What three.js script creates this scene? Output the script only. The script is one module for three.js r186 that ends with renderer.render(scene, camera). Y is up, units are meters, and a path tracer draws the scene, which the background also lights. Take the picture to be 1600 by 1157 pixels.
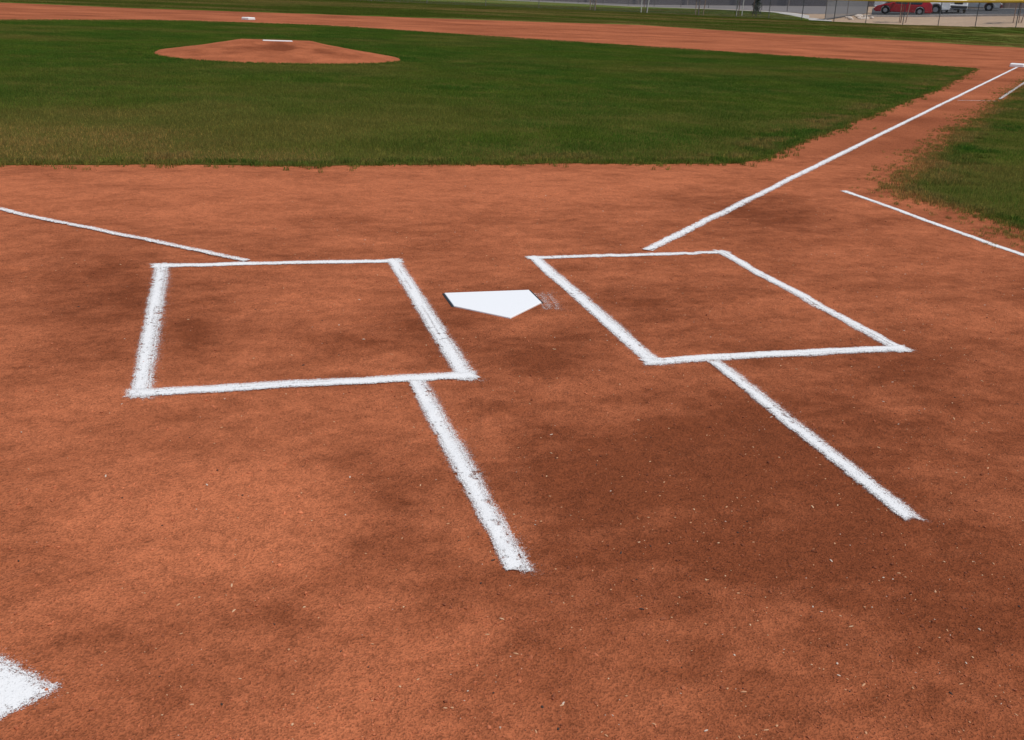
import * as THREE from 'three';
import { RoundedBoxGeometry } from 'three/addons/geometries/RoundedBoxGeometry.js';
import { mergeGeometries } from 'three/addons/utils/BufferGeometryUtils.js';

// ------------------------------------------------------------------ camera, sky, sun, exposure
const scene = new THREE.Scene();
const camera = new THREE.PerspectiveCamera(2 * Math.atan(578.5 / 1583.8) * 180 / Math.PI, 1600 / 1157, 0.1, 3000);
camera.position.set(-1.228, 1.4044, 4.237);
camera.rotation.order = 'YXZ';
camera.rotation.set(-0.3298, -0.285, 0.0445);
camera.setViewOffset(1600, 1157, 0, 45.5, 1600, 1157);
scene.add(camera);

const SUN = new THREE.Vector3(0.26, 0.88, 0.39).normalize();
{ // clear, slightly hazy desert sky: deep blue overhead, pale at the horizon, brighter round the sun
  const W = 512, H = 256, d = new Float32Array(W * H * 4);
  for (let j = 0; j < H; j++) for (let i = 0; i < W; i++) {
    const up = ((j + 0.5) / H - 0.5) * Math.PI, az = ((i + 0.5) / W - 0.5) * 2 * Math.PI, y = Math.sin(up), x = Math.cos(az) * Math.cos(up), z = Math.sin(az) * Math.cos(up);
    const h = Math.pow(1 - Math.max(0, y), 2.6), g = Math.max(0, x * SUN.x + y * SUN.y + z * SUN.z), glow = 0.10 * Math.pow(g, 6) + 0.35 * Math.pow(g, 60), k = (j * W + i) * 4, low = y < 0 ? 0.6 : 1;
    d[k] = (0.115 + (0.34 - 0.115) * h + glow) * low; d[k + 1] = (0.185 + (0.40 - 0.185) * h + glow * 0.97) * low; d[k + 2] = (0.33 + (0.46 - 0.33) * h + glow * 0.9) * low; d[k + 3] = 1;
  }
  const t = new THREE.DataTexture(d, W, H, THREE.RGBAFormat, THREE.FloatType); t.mapping = THREE.EquirectangularReflectionMapping; t.magFilter = t.minFilter = THREE.LinearFilter; t.needsUpdate = true;
  scene.background = t; scene.environment = t;
}
const sun = new THREE.DirectionalLight(new THREE.Color(1, 0.95, 0.875), 3.3);
sun.name = 'sun'; sun.position.copy(SUN).multiplyScalar(200); sun.target.position.set(10, 0, -30);
sun.position.add(sun.target.position);
sun.castShadow = true; sun.shadow.mapSize.set(4096, 4096);
Object.assign(sun.shadow.camera, { left: -110, right: 110, top: 110, bottom: -110, near: 1, far: 420 });
scene.add(sun, sun.target);
const renderer = new THREE.WebGLRenderer({ antialias: true });
renderer.toneMapping = THREE.LinearToneMapping;
renderer.toneMappingExposure = 1.0;
renderer.shadowMap.enabled = true;

// ------------------------------------------------------------------ helpers
function rng(seed) { let s = seed >>> 0; return () => { s = (s + 0x6D2B79F5) | 0; let t = Math.imul(s ^ (s >>> 15), 1 | s); t = (t + Math.imul(t ^ (t >>> 7), 61 | t)) ^ t; return ((t ^ (t >>> 14)) >>> 0) / 4294967296; }; }
const clamp = (x, a = 0, b = 1) => Math.min(b, Math.max(a, x));
const lerp = (a, b, t) => a + (b - a) * t;
const sstep = (a, b, x) => { const t = clamp((x - a) / (b - a)); return t * t * (3 - 2 * t); };
function hash(ix, iy, s) { let h = Math.imul(ix, 374761393) + Math.imul(iy, 668265263) + Math.imul(s, 974634541); h = Math.imul(h ^ (h >>> 13), 1274126177); return ((h ^ (h >>> 16)) >>> 0) / 4294967296; }
function vnoise(x, y, s = 0, per = 0) {                 // value noise 0..1, periodic when per > 0
  let ix = Math.floor(x), iy = Math.floor(y); const fx = x - ix, fy = y - iy, u = fx * fx * (3 - 2 * fx), v = fy * fy * (3 - 2 * fy);
  let jx = ix + 1, jy = iy + 1;
  if (per) { ix = ((ix % per) + per) % per; iy = ((iy % per) + per) % per; jx = ((jx % per) + per) % per; jy = ((jy % per) + per) % per; }
  const a = hash(ix, iy, s), b = hash(jx, iy, s), c = hash(ix, jy, s), d = hash(jx, jy, s);
  return a + (b - a) * u + (c - a + (a - b - c + d) * u) * v;
}
function fbm(x, y, s = 0, oct = 4) { let a = 0, w = 0.5, t = 0; for (let i = 0; i < oct; i++) { a += w * vnoise(x, y, s + i * 17); t += w; w *= 0.5; x = x * 2.03 + 5.1; y = y * 2.03 + 1.7; } return a / t; }
const table = (xs, ys) => (x) => { if (x <= xs[0]) return ys[0]; for (let i = 1; i < xs.length; i++) if (x <= xs[i]) return lerp(ys[i - 1], ys[i], (x - xs[i - 1]) / (xs[i] - xs[i - 1])); return ys[ys.length - 1]; };
const rgb = (r, g, b) => new THREE.Color().setRGB(r, g, b);
function dataTex(w, h, fn, srgb = false) {               // fn(x, y, out) writes 0..255
  const d = new Uint8Array(w * h * 4), o = [0, 0, 0, 255];
  for (let y = 0; y < h; y++) for (let x = 0; x < w; x++) { o[3] = 255; fn(x, y, o); const k = (y * w + x) * 4; d[k] = o[0]; d[k + 1] = o[1]; d[k + 2] = o[2]; d[k + 3] = o[3]; }
  const t = new THREE.DataTexture(d, w, h); t.magFilter = THREE.LinearFilter; t.minFilter = THREE.LinearMipmapLinearFilter; t.generateMipmaps = true;
  t.wrapS = t.wrapT = THREE.RepeatWrapping; if (srgb) t.colorSpace = THREE.SRGBColorSpace; t.needsUpdate = true; return t;
}
const taken = {};
function numbered(n) { const k = taken[n] = (taken[n] ?? -1) + 1; return k ? n + '_' + String(k).padStart(3, '0') : n; }
function tag(o, label, category, group) { Object.assign(o.userData, { label, category }); if (group) o.userData.group = group; return o; }
function top(o, name) { o.name = numbered(name); scene.add(o); o.traverse((c) => { if (c.isMesh) { c.castShadow = true; c.receiveShadow = true; } }); return o; }
function mesh(name, geo, mat, parent) { const m = new THREE.Mesh(geo, mat); m.name = name; m.castShadow = m.receiveShadow = true; if (parent) parent.add(m); return m; }
function structure(name, geo, mat) { const m = mesh(name, geo, mat); m.name = numbered(name); m.userData.kind = 'structure'; scene.add(m); return m; }
function gridGeo(nu, nv, at, color, uvAt) {              // at(u,v) -> [x,y,z]; triangles face up for u to the right, v away
  const p = [], c = [], uv = [], idx = [];
  for (let j = 0; j <= nv; j++) for (let i = 0; i <= nu; i++) {
    const q = at(i / nu, j / nv); p.push(q[0], q[1], q[2]);
    if (color) { const k = color(q[0], q[2]); c.push(k[0], k[1], k[2]); }
    if (uvAt) uv.push(...uvAt(q)); else uv.push(q[0], -q[2]);
  }
  for (let j = 0; j < nv; j++) for (let i = 0; i < nu; i++) { const a = j * (nu + 1) + i, b = a + 1, d = a + nu + 1, e = d + 1; idx.push(a, b, e, a, e, d); }
  const g = new THREE.BufferGeometry();
  g.setAttribute('position', new THREE.Float32BufferAttribute(p, 3)); g.setAttribute('uv', new THREE.Float32BufferAttribute(uv, 2));
  if (color) g.setAttribute('color', new THREE.Float32BufferAttribute(c, 3));
  g.setIndex(idx); g.computeVertexNormals(); return g;
}

// ------------------------------------------------------------------ the lie of the land
const OX = -1.228, OZ = 4.237;                            // far ground is laid out by bearing and distance from the backstop
const polar = (deg, d) => { const a = deg * Math.PI / 180; return [OX + d * Math.sin(a), OZ - d * Math.cos(a)]; };
const bearing = (x, z) => Math.atan2(x - OX, -(z - OZ)) * 180 / Math.PI, range = (x, z) => Math.hypot(x - OX, z - OZ);
const fenceD = table([-30, 0, 8, 14.1, 20, 25.5, 31.5, 35.8, 39.1, 41, 47, 60], [98, 96, 95, 93, 91, 89, 86, 82.5, 79.5, 78, 74, 70]);
const fenceH = table([-30, 8, 14.1, 20, 25.5, 31.5, 35.8, 39.1, 41, 47], [0.22, 0.24, 0.26, 0.32, 0.33, 0.40, 0.44, 0.58, 0.68, 0.8]);
const slope1 = table([0, 22, 29, 33, 35.4, 41], [0.005, 0.009, 0.036, 0.050, 0.055, 0.065]);
const slope2 = table([0, 22, 30, 36], [0.005, 0.009, 0.018, 0.024]);
function farH(b, d) {
  const D = fenceD(b), h = fenceH(b);
  if (d <= D) return h * sstep(54, D, d) ;
  const s = d - D; return h + slope1(b) * Math.min(s, 11.5) + slope2(b) * Math.max(0, s - 11.5);
}
function groundH(x, z) { const d = range(x, z); return d > 54 ? farH(bearing(x, z), d) : 0; }
// small unevenness of the raked dirt round home plate
const PRINTS = (() => { // shoe prints and scuffs pressed into the clay: x, z, cos, sin, length, width, depth
  const r = rng(404), out = []; const add = (x, z, n, sp) => { for (let i = 0; i < n; i++) { const a = r() * 6.283; out.push([x + (r() - 0.5) * sp, z + (r() - 0.5) * sp, Math.cos(a), Math.sin(a), 0.11 + 0.04 * r(), 0.035 + 0.02 * r(), 0.0015 + 0.0025 * r()]); } };
  add(-0.9, -0.2, 16, 1.2); add(1.0, -0.2, 16, 1.2); add(-0.1, 1.3, 12, 1.3); add(1.3, 1.6, 10, 1.4); add(-1.4, 1.5, 8, 1.2); add(0, -2.4, 16, 3.2); add(2.4, -1.4, 12, 1.6); add(-2.2, -1.0, 8, 1.2);
  return out; })();
function dirtH(x, z) {
  let pr = 0; for (const [px, pz, c, s, L, w, d] of PRINTS) { const ux = x - px, uz = z - pz; if (ux * ux + uz * uz > 0.05) continue; const e = ((ux * c + uz * s) / L) ** 2 + ((-ux * s + uz * c) / w) ** 2; pr += e < 1 ? -d * (1 - e * e) : e < 2.4 ? d * 0.45 * Math.sin((e - 1) / 1.4 * Math.PI) : 0; }
  let h = pr +  (fbm(x * 1.3, z * 1.3, 3, 3) - 0.5) * 0.022 + (fbm(x * 5.5, z * 4.5, 9, 3) - 0.5) * 0.007;
  const k = Math.max(Math.abs(x) - 0.3, Math.abs(z + 0.21) - 0.3, 0);   // level round the plate
  const lawnEdge = Math.max(sstep(-3.7, -4.15, z), sstep(3.4, 3.8, x));   // raked level against the turf
  return h * sstep(0, 0.25, k) * (1 - 0.9 * lawnEdge) - 0.003 * lawnEdge + groundH(x, z);
}

function surfaceH(x, z) { const d = range(x, z); if (d > 54) return groundH(x, z) - 0.002 - 0.03 * sstep(62.5, 65, d); const far = (fbm(x * 1.3, z * 1.3, 3, 3) - 0.5) * 0.006 - 0.002, k = sstep(-4.9, -6.5, z); return k >= 1 ? far : lerp(dirtH(x, z), far, k); }
// ------------------------------------------------------------------ dirt
// damp (dark) and dry (pale) patches of the clay as they lie round the plate: x, z, half-widths, strength
const PATCH = [[-1.45,-3.25,1.81,0.96,-0.2],[1.44,-3.34,1.65,0.82,-0.2],[-1.62,-0.99,0.37,0.49,0.3],[-1.99,-1.4,0.32,0.35,0.2],[-1.69,-0.36,0.25,0.48,0.2],[-1.25,-0.48,0.17,0.31,0.25],[-1.38,-0.01,0.12,0.21,0.4],[-0.81,0.28,0.18,0.12,0.35],[-0.49,0.12,0.08,0.17,0.2],[-0.66,0.54,0.12,0.1,-0.25],[-0.28,-0.03,0.2,0.17,0.25],[-0.13,0.49,0.24,0.3,0.3],[0.84,-0.13,0.36,0.51,0.2],[0.67,0,0.14,0.19,0.2],[2.29,-2.26,0.4,0.47,0.25],[2.6,-1.8,0.53,0.35,0.2],[1.58,1.01,0.6,0.6,0.3],[0.44,1.51,0.52,0.5,0.35],[-0.22,1.51,0.3,0.39,0.35],[-0.08,2.16,0.43,0.23,0.25],[0.51,2.27,0.4,0.35,0.18],[0.3,1.12,0.17,0.09,-0.25],[-1.36,1.48,0.36,0.32,-0.3],[-1.14,1.79,0.2,0.17,-0.35],[-1.75,1.07,0.19,0.25,-0.15],[-0.88,1.42,0.16,0.2,0.3],[-0.78,1.76,0.11,0.21,0.3],[-1.16,2.13,0.12,0.09,0.3],[-1.51,1.82,0.13,0.09,0.15],[-0.77,2.23,0.15,0.13,-0.1],[-1.71,1.84,0.09,0.15,0.15],[0.31,1.99,0.17,0.08,-0.12],[-0.24,1.95,0.11,0.1,-0.1],[-1.88,0.22,0.21,0.26,0.15],[2.2,-0.2,1.5,1.6,0.16],[1.2,1.9,1.0,0.9,0.14],[0.2,1.6,0.8,0.9,0.12],[-0.1,0.2,0.5,0.6,0.12],[-2.0,-0.6,0.7,0.8,0.1],[0.5,2.5,1.1,0.8,0.2],[3.0,-2.6,0.9,0.7,0.12]];
function damp(x, z) {
  const wx = x + (fbm(x * 4, z * 4, 21, 3) - 0.5) * 0.35, wz = z + (fbm(x * 4 + 9, z * 4, 22, 3) - 0.5) * 0.3;
  let t = 0.36;
  if (x * x + z * z < 60) for (const [cx, cz, rx, rz, a] of PATCH) { const q = ((wx - cx) / rx) ** 2 + ((wz - cz) / rz) ** 2; if (q < 6) t += 1.25 * a * Math.exp(-q * 0.9); }
  t += (fbm(x * 2.1, z * 3.2, 31, 4) - 0.5) * 0.75;                        // blotches drawn out across by the rake
  t += (fbm(x * 5, z * 8, 41, 4) - 0.5) * 0.55 + (fbm(x * 13, z * 22, 43, 3) - 0.5) * 0.5;
  t += (fbm(x * 1.2, z * 7, 51, 3) - 0.5) * 0.25;
  t += (hash(Math.floor(x * 55), Math.floor(z * 55), 5) - 0.5) * 0.10;
  return clamp(t);
}
const DRY = [0.485, 0.150, 0.066], WET = [0.205, 0.056, 0.022];
function clay(x, z) { const t = damp(x, z); return [lerp(DRY[0], WET[0], t), lerp(DRY[1], WET[1], t), lerp(DRY[2], WET[2], t)]; }
function clayFar(x, z) {
  const t = clamp(0.48 + (fbm(x * 0.5, z * 0.9, 61, 4) - 0.5) * 1.1 + (fbm(x * 2.5, z * 4, 66, 3) - 0.5) * 0.5);
  return [lerp(DRY[0], WET[0], t), lerp(DRY[1], WET[1], t), lerp(DRY[2], WET[2], t)];
}
const TILE = 2.6, TN = 2048;
const grainH = new Float32Array(TN * TN);
{
  const r = rng(77);
  for (let y = 0; y < TN; y++) for (let x = 0; x < TN; x++) {
    const u = x / TN, v = y / TN;
    grainH[y * TN + x] = 0.40 * vnoise(u * 760, v * 760, 1, 760) + 0.20 * vnoise(u * 330, v * 330, 2, 330) + 0.16 * vnoise(u * 110, v * 110, 3, 110) + 0.24 * r();
  }
}
const grainMap = (() => { const r = rng(78); return dataTex(TN, TN, (x, y, o) => {
  const h = grainH[y * TN + x]; let k = 0.79 + (h - 0.5) * 1.15; const q = r(); let pale = 0;
  if (q > 0.9965) { pale = 0.5; } else if (q < 0.004) k *= 0.55;
  const u = x / TN, v = y / TN, w = vnoise(u * 40, v * 40, 12, 40); k *= 0.93 + 0.14 * w;
  o[0] = 255 * clamp(k + pale * 0.5); o[1] = 255 * clamp(k + pale * 0.62); o[2] = 255 * clamp(k + pale * 0.7);
}); })();
grainMap.repeat.set(1 / TILE, 1 / TILE); grainMap.anisotropy = 8;
const grainBump = dataTex(TN, TN, (x, y, o) => { o[0] = o[1] = o[2] = 255 * clamp(grainH[y * TN + x] * 1.3 - 0.15); });
grainBump.repeat.set(1 / TILE, 1 / TILE);
const clayMat = new THREE.MeshPhysicalMaterial({ name: 'clay', vertexColors: true, map: grainMap, bumpMap: grainBump, bumpScale: 0.0055, roughness: 1, specularIntensity: 0.15 });
clayMat.color.setRGB(1.25, 1.25, 1.25);

// desert ground under and round everything, out to the horizon
structure('ground', (() => { const g = new THREE.CircleGeometry(1600, 64); g.rotateX(-Math.PI / 2); g.translate(0, -0.12, 0); return g; })(), new THREE.MeshStandardMaterial({ name: 'desert', color: rgb(0.30, 0.23, 0.17), roughness: 1 }));

const HX0 = -4.6, HX1 = 4.6, HZ0 = -4.8, HZ1 = 4.4;           // closely modelled dirt round home plate
structure('home_plate_dirt', gridGeo(640, 640, (u, v) => { const x = lerp(HX0, HX1, u), z = lerp(HZ1, HZ0, v); return [x, dirtH(x, z), z]; }, clay), clayMat);
{ // the rest of the infield dirt: base paths and the skinned arc
  const gs = [];
  for (const [x0, x1, z0, z1, nx, nz] of [[-46, 46, -62, HZ0, 300, 190], [-46, HX0, HZ0, HZ1, 60, 20], [HX1, 46, HZ0, HZ1, 60, 20], [-46, 46, HZ1, 12, 60, 8]])
    gs.push(gridGeo(nx, nz, (u, v) => { const x = lerp(x0, x1, u), z = lerp(z1, z0, v); return [x, surfaceH(x, z), z]; }, (x, z) => { const k = sstep(5, 7, Math.hypot(x, z)), a = clay(x, z), b = clayFar(x, z); return [0, 1, 2].map((i) => lerp(a[i], b[i], k)); }));
  structure('infield_dirt', mergeGeometries(gs), clayMat);
}

// crumbs of clay, pale chips and straw lying on the dirt
{
  const r = rng(5);
  const clod = new THREE.IcosahedronGeometry(1, 0); { const p = clod.attributes.position; for (let i = 0; i < p.count; i++) { const k = 0.7 + 0.5 * hash(Math.round(p.getX(i) * 50), Math.round(p.getY(i) * 50 + p.getZ(i) * 70), 3); p.setXYZ(i, p.getX(i) * k, p.getY(i) * k * 0.75, p.getZ(i) * k); } clod.computeVertexNormals(); }
  const N = 80000, im = new THREE.InstancedMesh(clod, new THREE.MeshStandardMaterial({ name: 'clay_crumb', roughness: 1 }), N);
  const m = new THREE.Matrix4(), q = new THREE.Quaternion(), e = new THREE.Euler(), c = new THREE.Color();
  let n = 0;
  while (n < N) {
    const d = 1.2 + 7.2 * Math.pow(r(), 1.5), a = (-14 + 62 * r()) * Math.PI / 180, x = OX + d * Math.sin(a), z = OZ - d * Math.cos(a);
    if (z < -4.1 || x > 3.6 || (Math.abs(x) < 0.25 && z < 0.05 && z > -0.47)) continue;
    if (vnoise(x * 3, z * 4, 88) * 0.7 + damp(x, z) * 0.5 < r() * 0.9) continue;
    const s = r() < 0.012 ? 0.003 + 0.003 * r() : 0.0009 + 0.0022 * Math.pow(r(), 4), k = clay(x, z), f = 0.8 + 0.7 * r();
    e.set(r() * 6, r() * 6, r() * 6); q.setFromEuler(e);
    m.compose(new THREE.Vector3(x, dirtH(x, z) + s * 0.25, z), q, new THREE.Vector3(s * (0.8 + r() * 0.6), s, s)); im.setMatrixAt(n, m);
    im.setColorAt(n, c.setRGB(k[0] * f, k[1] * f, k[2] * f)); n++;
  }
  im.name = 'clay_crumbs'; tag(im, 'small crumbs of reddish clay scattered over the dirt', 'dirt crumbs'); im.userData.kind = 'stuff'; im.castShadow = im.receiveShadow = true; scene.add(im);
  const M = 3800, chip = new THREE.IcosahedronGeometry(1, 0), im2 = new THREE.InstancedMesh(chip, new THREE.MeshStandardMaterial({ name: 'chips', roughness: 0.9 }), M);
  n = 0;
  while (n < M) {
    const d = 1.2 + 7.2 * Math.pow(r(), 1.2), a = (-14 + 62 * r()) * Math.PI / 180, x = OX + d * Math.sin(a), z = OZ - d * Math.cos(a);
    if (z < -4.2 || x > 3.8 || (Math.abs(x) < 0.25 && z < 0.05 && z > -0.47)) continue;
    const right = sstep(-1.6, 0.6, x); if (r() > 0.25 + 0.75 * right) continue;
    const t = r(), long = t < 0.3 ? 2.1 : 1.15, s = 0.0012 + 0.0025 * Math.pow(r(), 3.4);
    e.set((r() - 0.5) * 0.5, r() * 6.28, (r() - 0.5) * 0.5); q.setFromEuler(e);
    m.compose(new THREE.Vector3(x, dirtH(x, z) + s * 0.4, z), q, new THREE.Vector3(s * long, s * 0.5, s * 0.8)); im2.setMatrixAt(n, m);
    const w = r(); im2.setColorAt(n, w < 0.5 ? c.setRGB(0.56, 0.29, 0.15) : w < 0.64 ? c.setRGB(0.60, 0.48, 0.38) : w < 0.88 ? c.setRGB(0.62, 0.38, 0.22) : c.setRGB(0.04, 0.025, 0.02)); n++;
  }
  im2.name = 'straw_and_grit'; tag(im2, 'pale grit and straw chips strewn across the dirt', 'grit'); im2.userData.kind = 'stuff'; im2.castShadow = im2.receiveShadow = true; scene.add(im2);
}

// ------------------------------------------------------------------ turf
const mirror = (pts) => [...pts, ...pts.slice().reverse().map(([x, z]) => [-x, z])];
const INFIELD = mirror([[0, -4.18], [3.45, -4.2], [3.75, -4.38], [4.1, -4.78], [6.5, -7.22], [10.15, -10.88], [12.7, -13.4], [18.2, -19.3], [18.75, -19.85], [14.8, -23.8], [3.4, -34.7], [2.2, -35.3], [0, -35.4]]).filter((p, i, a) => !i || p[0] !== a[i - 1][0] || p[1] !== a[i - 1][1]);
const RIGHT = [[3.83, -3.16], [5.23, -4.5], [8.65, -8.02], [11.5, -10.8], [17.9, -17.2], [22.5, -17.5], [26, -10], [24, 3], [14, 9], [6, 7], [4.4, 3], [3.75, 0.6], [3.64, -1.05], [3.68, -1.5], [3.80, -2.25], [3.76, -2.7]];
function densify(poly, step, wob, seed) {
  const out = [];
  for (let i = 0; i < poly.length; i++) {
    const [ax, az] = poly[i], [bx, bz] = poly[(i + 1) % poly.length], L = Math.hypot(bx - ax, bz - az), n = Math.max(1, Math.round(L / step)), nx = -(bz - az) / (L || 1), nz = (bx - ax) / (L || 1); if (L < 1e-6) continue;
    for (let k = 0; k < n; k++) { const x = lerp(ax, bx, k / n), z = lerp(az, bz, k / n), w = (fbm(x * 1.7, z * 1.7, seed, 4) - 0.5) * wob; out.push([x + nx * w, z + nz * w]); }
  }
  return out;
}
const infieldPoly = densify(INFIELD, 0.08, 0.24, 101), rightPoly = densify(RIGHT, 0.12, 0.32, 102);
class Region {                                            // inside test and distance to the edge, on a grid
  constructor(poly, cell = 1) {
    this.poly = poly; this.cell = cell; this.b = new Map();
    this.x0 = Math.min(...poly.map((p) => p[0])); this.x1 = Math.max(...poly.map((p) => p[0])); this.z0 = Math.min(...poly.map((p) => p[1])); this.z1 = Math.max(...poly.map((p) => p[1]));
    poly.forEach((p, i) => { const k = Math.floor(p[0] / cell) + ',' + Math.floor(p[1] / cell); (this.b.get(k) ?? this.b.set(k, []).get(k)).push(p); });
  }
  inside(x, z) { let c = false; const P = this.poly; for (let i = 0, j = P.length - 1; i < P.length; j = i++) { const [xi, zi] = P[i], [xj, zj] = P[j]; if ((zi > z) !== (zj > z) && x < ((xj - xi) * (z - zi)) / (zj - zi) + xi) c = !c; } return c; }
  edge(x, z) { let m = 1; const cx = Math.floor(x / this.cell), cz = Math.floor(z / this.cell); for (let i = -1; i <= 1; i++) for (let j = -1; j <= 1; j++) for (const p of this.b.get((cx + i) + ',' + (cz + j)) ?? []) m = Math.min(m, Math.hypot(p[0] - x, p[1] - z)); return m; }
}
const thatchMap = dataTex(512, 512, (x, y, o) => { const u = x / 512, v = y / 512, h = 0.5 * vnoise(u * 128, v * 128, 1, 128) + 0.3 * vnoise(u * 40, v * 40, 2, 40) + 0.2 * hash(x, y, 3); const k = 0.55 + 0.6 * (h - 0.3); o[0] = 255 * clamp(k); o[1] = 255 * clamp(k); o[2] = 255 * clamp(k * 0.95); });
const thatchMat = new THREE.MeshPhysicalMaterial({ name: 'thatch', map: thatchMap, color: rgb(0.115, 0.11, 0.025), roughness: 1, specularIntensity: 0 });
const MC = [-0.07, -17.92];                                   // the mound's middle
const moundR = (a) => 2.50 + 0.10 * Math.sin(a * 3 + 1) + 0.14 * (fbm(Math.cos(a) * 2 + 5, Math.sin(a) * 2 + 5, 7, 3) - 0.5);
const onMound = (x, z, m = 0) => Math.hypot(x - MC[0], z - MC[1]) < moundR(Math.atan2(z - MC[1], x - MC[0])) + m;
function turfSheet(full, name, inset) {
  const R0 = new Region(full), poly = full.map(([x, z], i) => { const [ax, az] = full[(i + full.length - 2) % full.length], [bx, bz] = full[(i + 2) % full.length], L = Math.hypot(bx - ax, bz - az) || 1; let nx = -(bz - az) / L, nz = (bx - ax) / L; if (!R0.inside(x + nx * 0.05, z + nz * 0.05)) { nx = -nx; nz = -nz; } return [x + nx * inset, z + nz * inset]; });
  const g = new THREE.ExtrudeGeometry(new THREE.Shape(poly.map(([x, z]) => new THREE.Vector2(x, -z))), { depth: 0.05, bevelEnabled: false });
  g.rotateX(-Math.PI / 2); g.translate(0, -0.046, 0);     // its top 4 mm above the dirt
  return structure(name, g, thatchMat);
}
turfSheet(infieldPoly, 'infield_turf_bed', 0.07); turfSheet(rightPoly, 'foul_territory_turf_bed', 0.42);

function patchGeo(size, n, hgt, wid, seed, segs = 1) {
  const r = rng(seed), p = [], c = [], idx = [];
  for (let i = 0; i < n; i++) {
    const pr = Math.sqrt(r()) * (0.75 + 0.25 * r()) * size / 2, pa = r() * 6.283, x = Math.cos(pa) * pr, z = Math.sin(pa) * pr, a = r() * 6.283, h = hgt * (0.55 + 0.7 * r()), w = wid * (0.7 + 0.6 * r()), lean = h * (0.15 + 0.75 * r()), la = r() * 6.283;
    const dx = Math.cos(a) * w / 2, dz = Math.sin(a) * w / 2, tx = Math.cos(la) * lean, tz = Math.sin(la) * lean, o = p.length / 3;
    const y1 = Math.sqrt(Math.max(h * h - lean * lean, h * h * 0.15));
    let k; const t = r();
    if (t < 0.10) k = [2.3, 1.75, 1.5]; else { const s = 0.7 + 0.6 * r(), yl = r(); k = [s * (0.85 + 0.5 * yl), s, s * 0.9]; }
    if (segs === 2) {
      p.push(x - dx, -0.004, z - dz, x + dx, -0.004, z + dz, x + tx * 0.35 + dx * 0.8, y1 * 0.6, z + tz * 0.35 + dz * 0.8, x + tx * 0.35 - dx * 0.8, y1 * 0.6, z + tz * 0.35 - dz * 0.8, x + tx, y1, z + tz);
      for (let q = 0; q < 5; q++) c.push(...k); idx.push(o, o + 1, o + 2, o, o + 2, o + 3, o + 3, o + 2, o + 4);
    } else { p.push(x - dx, -0.004, z - dz, x + dx, -0.004, z + dz, x + tx, y1, z + tz); for (let q = 0; q < 3; q++) c.push(...k); idx.push(o, o + 1, o + 2); }
  }
  const g = new THREE.BufferGeometry(); g.setAttribute('position', new THREE.Float32BufferAttribute(p, 3)); g.setAttribute('color', new THREE.Float32BufferAttribute(c, 3)); g.setIndex(idx); g.computeVertexNormals(); return g;
}
const bladeMat = new THREE.MeshPhysicalMaterial({ name: 'grass_blade', vertexColors: true, roughness: 1, transmission: 0.4, thickness: 0, side: THREE.DoubleSide, specularIntensity: 0.03 });
const GREEN = [0.100, 0.174, 0.024], LUSH = [0.058, 0.146, 0.020], STRAW = [0.33, 0.225, 0.085];
function grassTone(x, z, edge) {
  let dry = clamp((fbm(x * 0.35, z * 0.55, 201, 4) - 0.48) * 1.6) * 0.6 + clamp((fbm(x * 2.2, z * 2.6, 205, 3) - 0.5) * 1.6) * 0.35;
  dry += 0.9 * Math.exp(-(((x + 3.0) / 2.2) ** 2 + ((z + 5.6) / 1.4) ** 2)) * (0.3 + 1.1 * fbm(x * 2.5, z * 2.5, 207, 4));
  if (x > 3.4 + Math.max(0, -z - 3) ) dry += 0.75 * clamp((fbm(x * 1.1, z * 1.1, 215, 4) - 0.34) * 1.8) * sstep(14, 6, range(x, z) - 3);
  dry += 0.3 * Math.exp(-(((x - 0.3) / 2.0) ** 2 + ((z + 14.4) / 0.9) ** 2));
  if (edge < 0.9) { const f = sstep(0.42, 0.6, fbm(x * 2.4, z * 2.4, 208, 3)); dry += 0.55 * f * sstep(0.06, 0.25, edge) * sstep(0.9, 0.45, edge); }
  dry = clamp(dry, 0, 0.85); const l = clamp((fbm(x * 0.9, z * 1.4, 210, 4) - 0.5) * 2.4 + 0.5);
  return [0, 1, 2].map((i) => lerp(lerp(GREEN[i], LUSH[i], l), STRAW[i], dry));
}
function scatter(name, label, geos, spots, mat) {          // spots: [x, y, z, turn, scale, colour, tall]
  const per = geos.map(() => []); spots.forEach((s, i) => per[Math.floor(hash(i, 3, 9) * geos.length) % geos.length].push(s));
  const root = new THREE.Group(), m = new THREE.Matrix4(), q = new THREE.Quaternion(), up = new THREE.Vector3(0, 1, 0), c = new THREE.Color();
  geos.forEach((g, k) => {
    const im = new THREE.InstancedMesh(g, mat, per[k].length);
    per[k].forEach((s, i) => { q.setFromAxisAngle(up, s[3]); m.compose(new THREE.Vector3(s[0], s[1], s[2]), q, new THREE.Vector3(s[4], s[6] ?? s[4], s[4])); im.setMatrixAt(i, m); im.setColorAt(i, c.setRGB(...s[5])); });
    im.name = 'grass_blades'; im.userData.kind = 'stuff'; im.castShadow = im.receiveShadow = true; root.add(im);
  });
  root.name = name; root.userData.kind = 'stuff'; root.userData.label = label; root.userData.category = 'grass'; scene.add(root); return root;
}
const P40 = [1, 2, 3, 4].map((s) => patchGeo(0.74, 1000, 0.034, 0.0034, 900 + s, 1));
const TUFT = [1, 2, 3, 4, 5].map((s) => patchGeo(0.07, 16, 0.040, 0.0034, 950 + s, 2));
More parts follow.
